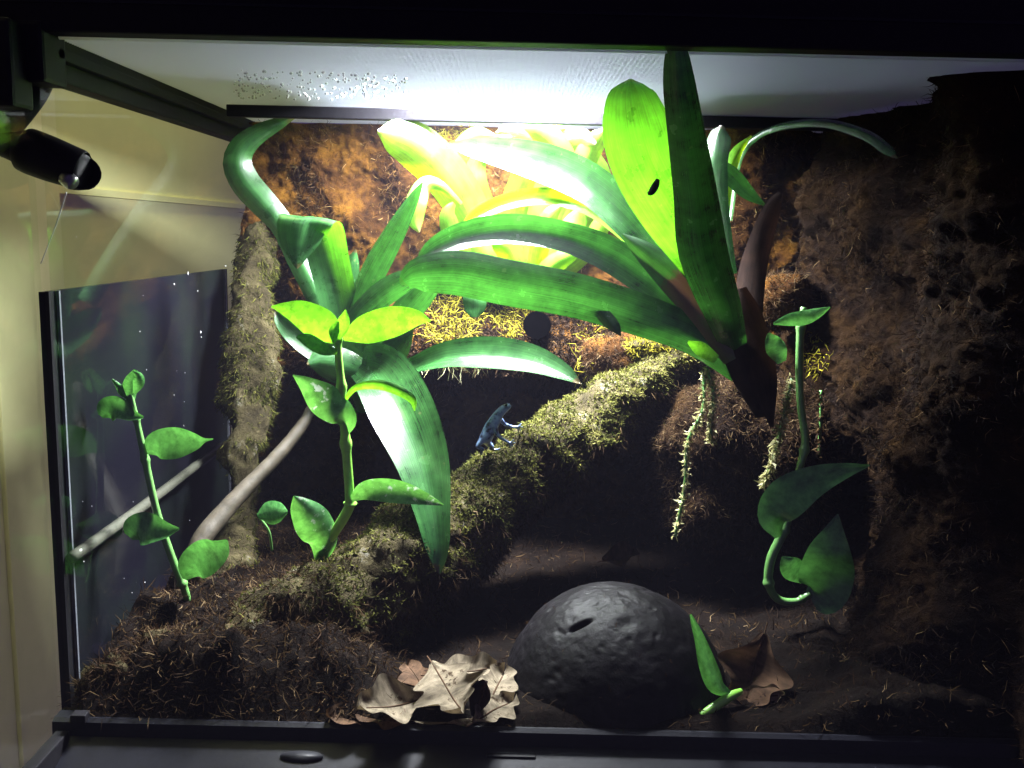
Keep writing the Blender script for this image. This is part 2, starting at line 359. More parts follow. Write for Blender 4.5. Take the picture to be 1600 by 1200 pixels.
m, nt, out = mat('water_beads'); p = N_(nt, 'ShaderNodeBsdfPrincipled', Roughness=.05); p.inputs['Base Color'].default_value = (.9, .93, .95, 1); p.inputs['Transmission Weight'].default_value = .6; p.inputs['IOR'].default_value = 1.33
nt.links.new(p.outputs[0], out.inputs[0]); MT['bead'] = m
mk('droplets', np.vstack(V), F, m, lid, kind='stuff')

# lamp hood above the mesh
hood = empty('lamp_hood', (3, 24, 44), 'white lined lamp hood glowing above the mesh lid', 'lamp')
hx0, hx1, hy0, hy1 = -17, 14, 20, 36
mk('housing', *join([boxv(hx0, hx1, hy0, hy1, 54.6, 55), boxv(hx0, hx0 + .3, hy0 + .3, hy1 - .3, 44.0, 54.6), boxv(hx1 - .3, hx1, hy0 + .3, hy1 - .3, 44.0, 54.6),
     boxv(hx0, hx1, hy0, hy0 + .3, 49.8, 54.6), boxv(hx0, hx1, hy1 - .3, hy1, 46.2, 54.6)]), MT['white'], hood, smooth=False)
m, nt, out = mat('bulb_glow'); e = N_(nt, 'ShaderNodeEmission'); e.inputs[0].default_value = (.93, .97, 1.0, 1); e.inputs[1].default_value = BULB
nt.links.new(e.outputs[0], out.inputs[0]); MT['bulb'] = m; m.cycles.emission_sampling = 'NONE'
for dy in (-1.7, 1.7):
    mk('bulb', *tube(np.array([(-9, 28 + dy, 48.2), (-1, 28 + dy, 48.2), (7, 28 + dy, 48.2)]), [1.1] * 3, 14), m, hood)
ll = bpy.data.lights.new('lamp_light', 'AREA'); ll.shape = 'RECTANGLE'; ll.size = .17; ll.size_y = .07; ll.energy = LAMP_W; ll.color = (.93, .97, 1.0)
lo = bpy.data.objects.new('lamp_light', ll); sc.collection.objects.link(lo); lo.parent = hood; lo.location = Vector((np.array([-1, 28, 46.9]) - base[hood.name]) * .01)
mk('socket', *tube(np.array([(7.05, 28, 48.2), (9, 28, 48.2), (12, 28, 48.2)]), [3, 3, 2.6], 16), MT['white'], hood)

# mist nozzle hung from the door corner
nz = empty('mist_nozzle', at(40, 230, 1), 'black misting nozzle on an elbow at the top left corner', 'nozzle')
P = [at(52, 95, 1.5), at(40, 140, 1.2), at(8, 195, .8), at(-20, 225, .6)]
mk('elbow', *tube(P, [1.5, 1.25, .95, .9], 16), MT['black'], nz)
P = [at(-30, 205, .6), at(10, 222, .8), at(50, 240, 1)]
mk('arm', *tube(P, [.95, .95, .95], 16), MT['black'], nz)
P = [at(38, 233, 1), at(40, 234, 1), at(72, 246, 1.1), at(104, 258, 1.2), at(126, 267, 1.3), at(129, 268, 1.3)]
mk('body', *tube(P, [1.05, 1.35, 1.38, 1.3, 1.25, 1.05], 20), MT['black'], nz)
P = [at(100, 276, .4), at(108, 282, .3), at(115, 287, .2)]
mk('tip', *tube(P, [.42, .5, .42], 14), simple('steel_tip', (.15, .15, .15), .3, .9), nz)

mk('thread', *tube([at(104, 300, 2), at(88, 350, 2.2), at(64, 412, 2.4)], [.05, .05, .04], 5), simple('pale_thread', (.7, .7, .6), .5), label='thin pale thread dangling below the misting nozzle', cat='thread')
# ------------------------------------------------------------------ outside, seen through the left pane
gw = mk('room_wall', *boxv(-62, -60, -60, 190, -90, 140), MT['beige'], smooth=False, kind='structure')
cas = empty('door_casing', (-59, 48, -90), 'cream painted wooden trim boards standing beyond the left glass', 'trim')
for x, y0, y1, dx in ((-58.8, 30, 38.9, 0), (-59.1, 39.0, 48.8, 0), (-58.7, 49.0, 57.5, 0), (-59.2, 57.6, 67, 0)):
    mk('board', *boxv(x - .8, x, y0, y1, -90, 120, .15), MT['trim'], cas, smooth=False)
rail = mk('wall_shelf', *boxv(-59.99, -59.6, 67.2, 189, 36.0, 37.0), MT['beige'], smooth=False, label='beige shelf edge running along the wall beyond the left glass', cat='shelf')
dp = empty('dark_panel', (-29.5, 19, -2), 'dark glossy panel standing outside against the left glass', 'panel')
m, nt, out = mat('dark_gloss'); p = N_(nt, 'ShaderNodeBsdfPrincipled', Roughness=.35); p.inputs['Specular IOR Level'].default_value = .03
nt.links.new(ramp(nt, noise(nt, 9, 4, .5), [(.4, (.004, .0035, .007)), (.7, (.007, .010, .008))]), p.inputs['Base Color']); nt.links.new(p.outputs[0], out.inputs[0])
mk('sheet', *boxv(-30.6, -30.2, 3.0, 42, -2, 27.8), m, dp, smooth=False)
mk('edge_strip', *boxv(-30.15, -29.9, 2.9, 3.5, -2, 27.85), MT['black'], dp, smooth=False)
mk('edge_strip', *boxv(-30.15, -29.95, 4.4, 4.6, -2, 27.8), simple('grey_edge', (.10, .10, .13), .3), dp, smooth=False)
mk('edge_strip', *boxv(-30.15, -29.95, 40.6, 40.8, -2, 27.8), simple('grey_edge', (.10, .10, .13), .3), dp, smooth=False)
# pale bar standing in for the twig's reflection in the dark panel
def on_x(px, py, X):
    d = fwd + (px - 800) / FPX * RGT + (600 - py) / FPX * UPV; return CAM + d * (X / d[0])
mk('reflection_bar', *tube(np.array([on_x(112, 872, -29.5), on_x(225, 790, -29.5), on_x(345, 698, -29.5)]), [.42, .42, .42], 8),
   simple('reflection_tone', (.035, .031, .024), .8, nvar=.4), label='pale diagonal bar standing in for a twig reflection in the dark panel', cat='reflection')

# ------------------------------------------------------------------ fibre walls and ground
def hgrid(a0, a1, b0, b1, na, nb, fn):
    A, B = np.meshgrid(np.linspace(a0, a1, na), np.linspace(b0, b1, nb), indexing='ij'); P = fn(A.ravel(), B.ravel())
    i, j = np.meshgrid(np.arange(na - 1), np.arange(nb - 1), indexing='ij'); i = i.ravel(); j = j.ravel()
    return P, np.stack([i * nb + j, (i + 1) * nb + j, (i + 1) * nb + j + 1, i * nb + j + 1], 1)
def sm(x, a, b): t = np.clip((x - a) / (b - a), 0, 1); return t * t * (3 - 2 * t)
def backwall(X, Z):
    p0 = np.column_stack([X, np.zeros_like(X), Z]); n1 = fbm(p0, .12, 3); n2 = fbm(p0, .45, 5, 3.)
    led = np.where(Z > 19.5, np.exp(-((Z - 19.5) / 5.5)**2), np.exp(-((Z - 19.5) / 2.2)**2)) * 10.5 * (sm(X, -24, -17) * (1 - sm(X, 13, 20)) )
    t = 3.6 + led + n1 * 6.5 + n2 * 3.4 + fbm(p0, 1.7, 3, 31.) * 1.1 + 3.5 * np.exp(-((X - 24) / 7)**2) * sm(Z, 8, 20)
    return np.column_stack([X, 44.9 - np.maximum(t, .4), Z])
v, f = hgrid(-28.0, 34.5, -1, 42.9, 300, 230, backwall); f = f[:, ::-1]
bw = mk('back_wall', v, f, MT['wall'], kind='structure'); BW = [v, f, 1]
def fibre_mask(P, N): return np.clip(fbm(P, .35, 3, 9.) * 3 + .6, 0.1, 1)
P, N = sample(v, f, 75000, fibre_mask)
if (N[:, 1].mean() > 0): N = -N; BW[2] = -1
V, F, T = strands(P, N, .8, .042, .45, 1.1, .35, .8, .8)
mk('fibre', V, F, MT['fibre'], bw, tint=T, kind='stuff')
def rightwall(Y, Z):
    p0 = np.column_stack([np.zeros_like(Y), Y, Z]); n1 = fbm(p0, .13, 3, 20.); n2 = fbm(p0, .45, 5, 13.)
    t = .8 + 2.6 * sm(Y, 0, 3.5) + 2.6 * np.exp(-((Y - 8) / 6)**2) + 5.5 * np.exp(-((Y - 30) / 8)**2) * sm(Z, 8, 22) * (1 - .45 * sm(Z, 36, 43)) + n1 * 6.5 + n2 * 2.8 + fbm(p0, 1.7, 3, 41.) * 1.2 + 2.0 * (1 - sm(Z, 0, 12))
    return np.column_stack([34.6 - np.maximum(t * (.25 + .75 * sm(Y, 0, 5)), .3), Y, Z])
v, f = hgrid(-1.2, 44.8, -1, 42.9, 260, 230, rightwall)
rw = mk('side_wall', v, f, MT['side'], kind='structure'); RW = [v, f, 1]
P, N = sample(v, f, 50000, fibre_mask)
if N[:, 0].mean() > 0: N = -N; RW[2] = -1
V, F, T = strands(P, N, .85, .042, .45, 1.1, .35, .8, .8)
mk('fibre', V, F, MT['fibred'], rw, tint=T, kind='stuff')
def gz(X, Y):
    p0 = np.column_stack([X, Y, np.zeros_like(X)])
    m_ = (1 - sm(X, -13.5, -6.5)) * (3.3 * sm(Y, .2, 3.5)) * (1 - .5 * sm(-X, 24, 28) * (1 - sm(Y, 2, 6))) * (1 - .45 * sm(Y, 14, 26))
    r_ = 1.6 * sm(X, 17, 28)
    zz = np.maximum(.45, .6 + m_ + r_ + 1.2 * sm(Y, 15, 40) + fbm(p0, .25, 4) * 2.6 * (.25 + .65 * np.clip(m_ / 3 + r_, 0, 1)) + fbm(p0, .5, 5, 5.) * 4.6 * np.clip(m_ / 3 + .1 + r_ * .3, 0, 1))
    return .1 + (zz - .1) * sm(Y, .05, .9)
v, f = hgrid(-28.0, 34.5, .1, 44.8, 190, 140, lambda X, Y: np.column_stack([X, Y, gz(X, Y)]))
gr = mk('ground', v, f, MT['ground'], kind='structure')
P, N = sample(v, f, 52000, lambda P, N: np.where(P[:, 0] < -7, 1.0, .25))
V, F, T = strands(P, N, .75, .06, .35, 1.0, .0, .9, .9)
mk('soil_fibre', V, F, MT['mossr'], gr, tint=T, kind='stuff')

# ------------------------------------------------------------------ log, branch, twig, fibre pod
def rough_tube(P, R, n, ns, amp, s, off):
    v, f = tube(P, R, ns, n)
    c = v.reshape(-1, ns, 3).mean(1).repeat(ns, 0); d = nrm(v - c)
    return v + d * (fbm(v, s, 5, off) * amp)[:, None] * 2, f
log = empty('mossy_log', at(560, 1000, 14), 'thick mossy log rising from the floor to the planted ledge', 'log')
P = [at(120, 1112, 4.5), at(280, 1068, 6), at(420, 1005, 8.5), at(565, 935, 12.5), at(685, 845, 17.5), at(785, 768, 21.5), at(890, 697, 24), at(985, 620, 27), at(1075, 550, 31)]
v, f = rough_tube(P, [2.0, 2.9, 3.7, 4.3, 4.4, 3.6, 3.3, 2.6, 2.2], 170, 64, 1.5, .45, 2.)
lw = mk('wood', v, f, MT['mossbase'], log)
def moss_mask(P, N):
    return np.clip(.35 + 1.0 * N[:, 2] + 3.2 * fbm(P, .42, 3, 4.) - 1.3 * np.exp(-(((P - at(590, 890, 9)) / 1.8)**2).sum(1)), 0, 1) * np.clip(.12 + .88 * sm(P[:, 0], -17, -9), 0, 1)
P, N = sample(v, f, 100000, moss_mask)
V, F, T = strands(P, N, .42, .10, .2, 1.0, .15, 1.0)
T = np.clip(T * .55 + .3 * np.repeat(sm(P[:, 0], -6, 14), 5) + .5 * np.repeat(vn(P, .8, 3.), 5) - .1, 0, 1)
mk('moss', V, F, MT['moss'], log, tint=T, kind='stuff')
P, N = sample(v, f, 45000, lambda P, N: np.clip(.3 - .8 * N[:, 2] + .9 * (1 - sm(P[:, 0], -17, -8)), 0, 1))
V, F, T = strands(P, N, .9, .06, .5, .8, .7, .7)
mk('hanging_roots', V, F, MT['mossr'], log, tint=T, kind='stuff')

br = empty('mossy_branch', at(330, 970, 16), 'upright mossy branch beside the left glass', 'branch')
P = [at(425, 330, 44), at(405, 395, 40), at(395, 470, 36.5), at(392, 560, 34), at(388, 640, 31), at(378, 720, 27.5), at(378, 790, 24.5), at(352, 870, 20), at(330, 960, 16), at(322, 1000, 15)]
v, f = rough_tube(P, [1.6, 1.8, 2.1, 2.5, 2.1, 1.4, 1.3, 1.8, 1.7, 1.5], 130, 48, 1.5, .42, 8.)
mk('wood', v, f, MT['mossbase'], br)
P, N = sample(v, f, 30000, lambda P, N: np.where(P[:, 2] > 11.8, np.clip(.5 + 4 * fbm(P, .4, 3, 2.), .08, 1), np.where(P[:, 2] > 8.8, .06, .4)))
V, F, T = strands(P, N, .55, .07, .18, .9, .8, .9)
mk('moss', V, F, MT['moss'], br, tint=T * .85, kind='stuff')
mk('bare_twig', *rough_tube([at(500, 610, 27), at(478, 655, 25), at(440, 705, 23), at(395, 752, 21), at(350, 800, 19), at(312, 850, 17), at(300, 905, 15.5)], [.45, .5, .62, .66, .78, .8, .6], 60, 14, .1, 1.2, 1.),
   MT['twig'], label='smooth bare twig slanting across the upright mossy branch', cat='twig')

def blob(c, rad, nu, nv, amp, s, off):
    a, b = np.meshgrid(np.linspace(0, 2 * math.pi, nu, endpoint=False), np.linspace(.001, math.pi - .001, nv), indexing='ij'); a = a.ravel(); b = b.ravel()
    d = np.column_stack([np.cos(a) * np.sin(b), np.sin(a) * np.sin(b), np.cos(b)]); v = c + d * rad
    v = v + d * (fbm(v, s, 5, off) * amp * 2)[:, None]
    f = [(i * nv + j, i * nv + j + 1, ((i + 1) % nu) * nv + j + 1, ((i + 1) % nu) * nv + j) for i in range(nu) for j in range(nv - 1)]
    return v, np.array(f)
pc = at(1150, 722, 27)
pod = empty('fibre_planter', pc - [0, 0, 8], 'rounded brown coco fibre planting pocket under the big bromeliad', 'planter')
v, f = blob(pc, np.array([8.6, 7.6, 8.0]), 110, 70, 3.0, .22, 3.)
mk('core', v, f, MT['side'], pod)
P, N = sample(v, f, 42000); N = nrm(P - pc)
V, F, T = strands(P, N, .7, .05, .35, 1.1, .4)
mk('fibre', V, F, MT['mossr'], pod, tint=T, kind='stuff')
# lumps of root ball on the back and side walls
for k, (px, py, Y, r, lab) in enumerate([(1215, 470, 27, 2.6, 'crumbly grey root lump behind the withered leaf'), (960, 560, 31, 2.6, 'lump of rooty peat where the log meets the ledge')]):
    c = at(px, py, Y); v, f = blob(c, np.array([r * 1.2, r, r]), 40, 26, .9, .5, k * 5.)
    t_ = empty('peat_lump', c - [0, 0, r], lab, 'peat'); mk('core', v, f, MT['wall'], t_)
    P, N = sample(v, f, 3500); N = nrm(P - c); V, F, T = strands(P, N, .6, .05, .6, 1, .2); mk('fibre', V, F, MT['mossr'], t_, tint=T, kind='stuff')
def clump(px, py, Y, rad, n, L, m, lab, grav=.2, W=.06):
    c = at(px, py, Y); rad = np.array(rad, float); t_ = empty('moss_clump', c - [0, 0, rad[2]], lab, 'moss')
    rs = np.random.default_rng(px); VV = []; FF = []; TT = []; o = 0; cv = []
    for k in range(9):
        u = rs.normal(size=3) * .55; u = u / max(1, np.linalg.norm(u)); q = c + u * rad * .9; r = rad * (.28 + .3 * rs.random())
        v, f = blob(q, r, 14, 9, .3, .6, px * .1 + k); cv.append((v, [list(x) for x in f]))
        P, N = sample(v, f, n // 7); N = nrm(P - q); V, F, T = strands(P, N, L * (.6 + .6 * rs.random()), W, .45, 1.0, grav, .9)
        VV.append(V); FF.append(F + o); TT.append(np.clip(T * .7 + .35 * rs.random() - .02, 0, 1)); o += len(V)
    v, f = join(cv); mk('cushion', v, f, MT['mossbase'], t_); mk('moss', np.vstack(VV), np.vstack(FF), m, t_, tint=np.concatenate(TT), kind='stuff')
def proj(P):
    q = P - CAM; z = q @ fwd; return 800 + FPX * (q @ RGT) / z, 600 - FPX * (q @ UPV) / z
def patch(src, px, py, rx, ry, n, L, m, lab, grav=.3, W=.07):
    v, f, sgn = src; P, N = sample(v, f, n * 40)
    x, y = proj(P); d = ((x - px) / rx)**2 + ((y - py) / ry)**2; k = (d < 1 + 1.6 * fbm(P, .55, 3, px * .3)) & (vn(P, 1.1, px * .1) > .22)
    P, N = P[k][:n] + N[k][:n] * sgn * .15, N[k][:n] * sgn
    if len(P) < 30: return
    V, F, T = strands(P, N, L, W, .6, .9, grav, .9)
    t_ = empty('moss_clump', P[P[:, 2].argmin()], lab, 'moss'); mk('moss', V, F, m, t_, tint=np.clip(T * .75 + .3 * np.repeat(vn(P, .9), 5) - .05, 0, 1), kind='stuff')
patch(BW, 830, 530, 240, 85, 30000, .6, MT['peat'], 'dark rooty peat covering the planted ledge', .3, .11)
patch(BW, 705, 505, 44, 40, 2400, 1.5, MT['mossy'], 'yellow green moss tuft on the ledge beside the left bromeliad', .4)
patch(BW, 800, 492, 44, 34, 2000, 1.4, MT['mossy'], 'bright yellow moss tuft on the ledge beside the black cup', .3)
patch(BW, 925, 545, 22, 56, 1000, 1.5, MT['mossy'], 'thin trailing yellow moss right of the black cup', .7)
patch(BW, 715, 555, 70, 18, 1500, 1.6, MT['mosspale'], 'pale straw coloured moss fringe hanging off the ledge', .9)
patch(BW, 700, 225, 60, 26, 1500, .9, MT['mossy'], 'yellow moss patch on the back wall right under the lid', .3)
patch(BW, 480, 300, 30, 60, 900, .8, MT['mossr'], 'rusty rooty patch on the back wall above the left bromeliad', .3)
patch(RW, 1272, 550, 22, 32, 700, .8, MT['mossy'], 'small yellow moss tuft on the side wall behind the vine', .3)
clump(1035, 545, 28.5, (3.0, 1.6, 1.1), 4200, .8, MT['mossy'], 'yellow green moss cushion at the top of the log', .1)
clump(450, 948, 9.5, (2.6, 1.6, .8), 1800, .9, MT['mossr'], 'rusty brown moss tuft where the stem plant meets the log', .1)
clump(400, 965, 9, (1.8, 1.2, .7), 900, .9, MT['moss'], 'olive moss tuft on the mound in front of the branch foot', .1)
clump(250, 1012, 5.5, (2.6, 1.6, .9), 1600, 1.0, MT['mossr'], 'flat brown moss pad on top of the left mound', .1)
clump(160, 1062, 2.6, (1.6, 1.2, 1.6), 1500, 1.0, MT['mossr'], 'reddish root tuft pressed against the left glass', .2)
clump(350, 1075, 3.0, (2.4, 1.4, 1.0), 1500, 1.0, MT['mossr'], 'dark root tuft low on the front of the mound', .3)
clump(560, 1010, 8.5, (2.2, 1.6, 1.6), 1600, 1.0, MT['mossr'], 'dark root tuft hanging under the lower end of the log', .5)
clump(610, 985, 10.5, (1.4, 1.0, 1.6), 1200, .8, MT['moss'], 'olive moss fringe hanging from the side of the log', .5)
# black cup set in the ledge
cp = at(840, 508, 30); ca = nrm(np.array([-.10, -1., .10]))
mk('planting_cup', *join([tube([cp - ca * 3, cp, cp + ca * 1.0, cp + ca * 1.02], [1.1, 1.2, 1.28, 1.18], 24, 16, False), tube([cp + ca * 1.02, cp + ca * .2, cp - ca * 2.0, cp - ca * 2.7], [1.18, 1.05, .9, .03], 24, 14, False)]), simple('matt_black', (.0007, .0007, .0009), .9, spec=.0), smooth=False,
   label='small black plastic cup sunk in the ledge', cat='cup')
# hanging moss strands
def hang(name, P, n, L, lab, m=MT['mosspale']):
    t_ = empty(name, P[-1], lab, 'moss strand', 'moss strands hanging from the planter')
    mk('stem', *tube(P, [.14] * len(P), 6), MT['stemd'], t_)
    C = cat_spline(P, n); C = C + rng.normal(size=C.shape) * .12
    V, F, T = strands(C, nrm(rng.normal(size=C.shape)), L, .17, .6, .8, .35, .8); mk('moss', V, F, m, t_, tint=T, kind='stuff')
hang('moss_strand', [at(1100, 585, 18), at(1098, 640, 17), at(1075, 690, 16.5), at(1070, 760, 16.5), at(1055, 838, 17)], 420, .42, 'long pale moss strand hanging down the fibre planter')
hang('moss_strand', [at(1104, 575, 18), at(1115, 615, 17), at(1112, 650, 16.8), at(1110, 690, 16.8)], 420, .45, 'short thick pale moss strand at the top of the fibre planter')
hang('moss_strand', [at(1238, 590, 18), at(1222, 660, 17.5), at(1210, 710, 17), at(1193, 760, 17)], 520, .6, 'ragged tan moss strand hanging left of the vine stem', MT['mosspale'])
hang('moss_strand', [at(1283, 610, 19), at(1282, 660, 19), at(1280, 710, 19)], 160, .5, 'thin brown moss wisp hanging right of the vine stem', MT['mossr'])

# ------------------------------------------------------------------ leaves
def leaf_mesh(pts, roll=0.0, cup=.12, n=26, na=7, side=None, wave=0.0, keel=0.0):
    C = cat_spline([list(at(p[0], p[1], p[2])) + [p[3] * np.linalg.norm(at(p[0], p[1], p[2]) - CAM) / FPX] for p in pts], n)
    W = np.maximum(C[:, 3], .02); C = C[:, :3]; T = nrm(np.gradient(C, axis=0)); V = nrm(C - CAM)
    B = nrm(np.cross(T, V)) if side is None else nrm(np.asarray(side, float)[None] - T * (T @ np.asarray(side, float))[:, None])
    for i in range(1, n):
        if B[i].dot(B[i - 1]) < 0: B[i] = -B[i]
    Nn = np.cross(B, T); r = np.radians(np.interp(np.linspace(0, 1, n), np.linspace(0, 1, len(roll)), roll)) if isinstance(roll, (list, tuple)) else np.full(n, math.radians(roll))
    B2 = B * np.cos(r)[:, None] + Nn * np.sin(r)[:, None]; N2 = np.cross(B2, T)
    s = np.linspace(-1, 1, na); ph = random.random() * 6
    off = cup * (s**2)[None, :, None] + keel * np.abs(s)[None, :, None] + wave * (np.sin(np.linspace(0, 9, n) + ph)[:, None] * s[None, :])[:, :, None]
    P = C[:, None] + B2[:, None] * (s[None, :, None] * W[:, None, None] * .5) + N2[:, None] * off * W[:, None, None]
    uv = np.stack(np.meshgrid(np.linspace(0, 1, n), np.linspace(0, 1, na), indexing='ij'), -1).reshape(-1, 2)
    f = [(i * na + j, i * na + j + 1, (i + 1) * na + j + 1, (i + 1) * na + j) for i in range(n - 1) for j in range(na - 1)]
    return P.reshape(-1, 3), f, uv
def leaf(parent, pts, m, name='leaf', **k):
    if m.startswith('brom'): k.setdefault('keel', .09 * (-1 if k.get('cup', .1) < 0 else 1)); k['na'] = 11
    k.setdefault('wave', .012 + .03 * random.random())
    v, f, uv = leaf_mesh(pts, **k); return mk(name, v, f, MT[m], parent, uv=uv)

A = empty('bromeliad', at(1165, 585, 19), 'large green bromeliad with long strap leaves on the fibre planter', 'bromeliad')
leaf(A, [(1135, 500, 18, 40), (1100, 412, 17, 74), (1055, 335, 15.5, 100), (1015, 265, 14, 106), (995, 205, 12.8, 103), (986, 155, 12, 76), (985, 135, 11.7, 44), (985, 123, 11.6, 4)], 'bromt', cup=.06)
leaf(A, [(1162, 590, 19, 22), (1134, 500, 16, 56), (1100, 400, 12, 74), (1086, 300, 8, 64), (1071, 200, 4, 54), (1061, 130, 1.5, 46), (1057, 80, -.1, 30), (1056, 66, -.4, 8)], 'brom', cup=.10)
leaf(A, [(1135, 430, 22, 30), (1116, 330, 22, 40), (1112, 260, 22, 44), (1120, 215, 22, 40), (1128, 196, 22, 8)], 'brom', roll=30)
leaf(A, [(1128, 340, 24, 14), (1134, 285, 25, 24), (1150, 240, 26, 18), (1174, 212, 27, 3)], 'bromy')
leaf(A, [(1118, 250, 24, 10), (1143, 272, 24, 28), (1170, 300, 24, 22), (1196, 321, 24, 3)], 'brom', roll=20)
leaf(A, [(1145, 555, 19, 36), (1090, 472, 19, 50), (1040, 415, 20, 58), (985, 352, 21, 64), (925, 297, 22.5, 68), (860, 264, 24.5, 66), (790, 243, 26.5, 50), (735, 232, 28, 28), (700, 226, 29, 4)], 'brom', roll=-25, cup=-.12)
leaf(A, [(1105, 500, 20, 20), (1040, 432, 21, 32), (980, 372, 22, 34), (920, 328, 23, 36), (860, 312, 23, 36), (800, 318, 23, 32), (750, 337, 23, 26), (720, 356, 23, 4)], 'bromy', roll=-40, cup=-.15)
leaf(A, [(1120, 525, 18.5, 26), (1040, 458, 19, 48), (960, 402, 20, 54), (880, 372, 20.5, 48), (800, 362, 20.5, 50), (730, 372, 20, 48), (680, 392, 19.5, 36), (648, 414, 19, 4)], 'brom', roll=[10, 0, -20, -35, -30], cup=-.14)
leaf(A, [(1160, 580, 18.5, 44), (1090, 528, 18, 58), (1000, 492, 17, 66), (900, 462, 16, 70), (800, 443, 15, 72), (720, 427, 14.5, 70), (660, 428, 14, 56), (636, 436, 14, 32), (626, 444, 14, 5)], 'brom', cup=.10)
leaf(A, [(1150, 560, 17.6, 40), (1095, 482, 17.6, 52), (1050, 432, 18, 50), (1005, 392, 18.6, 32), (972, 366, 19.3, 4)], 'bromb')
leaf(A, [(1120, 562, 16, 14), (1096, 546, 15.5, 22), (1075, 534, 15, 4)], 'trad')
leaf(A, [(922, 462, 17, 10), (943, 492, 16.5, 22), (960, 510, 16, 18), (970, 525, 16, 2)], 'brom')
leaf(A, [(1140, 345, 26, 8), (1156, 245, 27, 10), (1200, 203, 25, 11), (1280, 190, 21, 14), (1350, 207, 18, 18), (1388, 232, 16.5, 18), (1403, 247, 16, 3)], 'brom', roll=35)
leaf(A, [(1184, 640, 18, 8), (1168, 520, 19, 42), (1174, 435, 20, 42), (1190, 372, 20.5, 34), (1208, 322, 20.8, 24), (1219, 300, 21, 5)], 'dead', name='withered_leaf', wave=.1)
leaf(A, [(1206, 668, 17.5, 5), (1192, 590, 17, 42), (1170, 500, 17.8, 44), (1158, 450, 18.5, 16)], 'dead', name='withered_leaf', wave=.06)
mk('base_sheath', *tube([at(1190, 650, 19), at(1172, 590, 19), at(1150, 540, 19), at(1140, 505, 19)], [.5, 1.4, 1.5, .8], 16), MT['dead'], A)
# droppings stuck on the broad leaf
sp = [at(1028, 280, 13.4), at(1024, 290, 13.4), at(1018, 300, 13.4), at(1012, 303, 13.4)]
mk('slug', *tube(sp, [.14, .28, .26, .12], 10, 14), MT['black'], label='small dark slug on the broad upright bromeliad leaf', cat='slug')

B = empty('bromeliad', at(810, 455, 36), 'cluster of glaring yellow green bromeliad leaves under the lamp', 'bromeliad')
for pts, rl in [
    ([(785, 430, 36, 40), (748, 355, 35, 60), (702, 280, 33, 70), (652, 230, 31, 70), (615, 212, 30, 50), (590, 205, 29.5, 5)], 0),
    ([(720, 320, 33, 10), (690, 292, 32, 16), (665, 288, 31, 24), (651, 315, 30, 32), (649, 345, 30, 24), (655, 363, 30, 3)], 0),
    ([(800, 430, 36, 30), (796, 340, 35, 38), (822, 262, 33, 40), (806, 218, 32, 38), (780, 232, 31, 22), (772, 258, 31, 3)], 0),
    ([(835, 430, 36, 30), (872, 330, 35, 40), (884, 262, 34, 42), (845, 207, 33, 42), (795, 208, 32, 30), (768, 225, 31, 3)], 0),
    ([(840, 430, 36, 30), (892, 310, 35, 34), (916, 245, 34, 38), (936, 214, 33, 26), (944, 200, 33, 4)], 0),
    ([(825, 430, 36, 40), (848, 350, 35, 54), (860, 290, 35, 54), (868, 235, 35, 44), (905, 215, 34, 30), (930, 225, 33, 5)], 0),
    ([(800, 430, 36, 30), (768, 350, 36, 34), (745, 290, 35, 34), (748, 250, 35, 26), (780, 232, 34, 5)], 0),
    ([(830, 445, 35, 30), (880, 382, 34, 46), (900, 345, 34, 34), (907, 322, 34, 4)], 0),
    ([(795, 450, 35, 36), (760, 400, 34, 38), (744, 355, 34, 26), (738, 330, 34, 4)], 0),
    ([(830, 455, 34, 30), (862, 416, 33, 32), (895, 396, 32, 20), (905, 390, 32, 4)], 0),
    ([(815, 450, 35, 34), (800, 400, 34, 40), (778, 378, 33, 26), (760, 372, 33, 4)], 0),
    ([(800, 400, 36, 24), (740, 320, 36, 20), (700, 265, 36, 30), (690, 250, 35, 20), (720, 235, 35, 4)], 0)]:
    leaf(B, pts, 'bromy', roll=rl, cup=.12)
for pts in [[(840, 440, 37, 30), (905, 340, 37, 40), (935, 280, 36, 40), (900, 235, 35, 34), (865, 240, 34, 4)], [(800, 440, 37, 30), (735, 330, 37, 36), (715, 260, 36, 36), (740, 215, 35, 30), (775, 212, 34, 4)],
            [(820, 440, 36, 26), (815, 330, 36, 30), (835, 240, 35, 32), (860, 206, 35, 24), (885, 200, 34, 3)], [(850, 450, 36, 26), (915, 390, 35, 34), (940, 350, 34, 26), (948, 322, 34, 3)],
            [(790, 450, 36, 26), (720, 385, 35, 32), (700, 340, 34, 26), (712, 312, 34, 3)], [(830, 450, 35, 22), (845, 380, 33, 32), (858, 340, 32, 28), (880, 318, 32, 3)]]:
    leaf(B, pts, 'bromy', cup=.14)
sd = empty('seedling', at(742, 500, 30), 'small rounded green leaf sprouting from the ledge moss', 'plant')
leaf(sd, [(744, 436, 31, 14), (742, 462, 30, 36), (742, 484, 30, 32), (742, 498, 30, 6)], 'brom'); mk('stem', *tube([at(746, 430, 31.5), at(745, 445, 31.3), at(743, 455, 31)], [.15, .15, .15], 6), MT['stem'], sd)

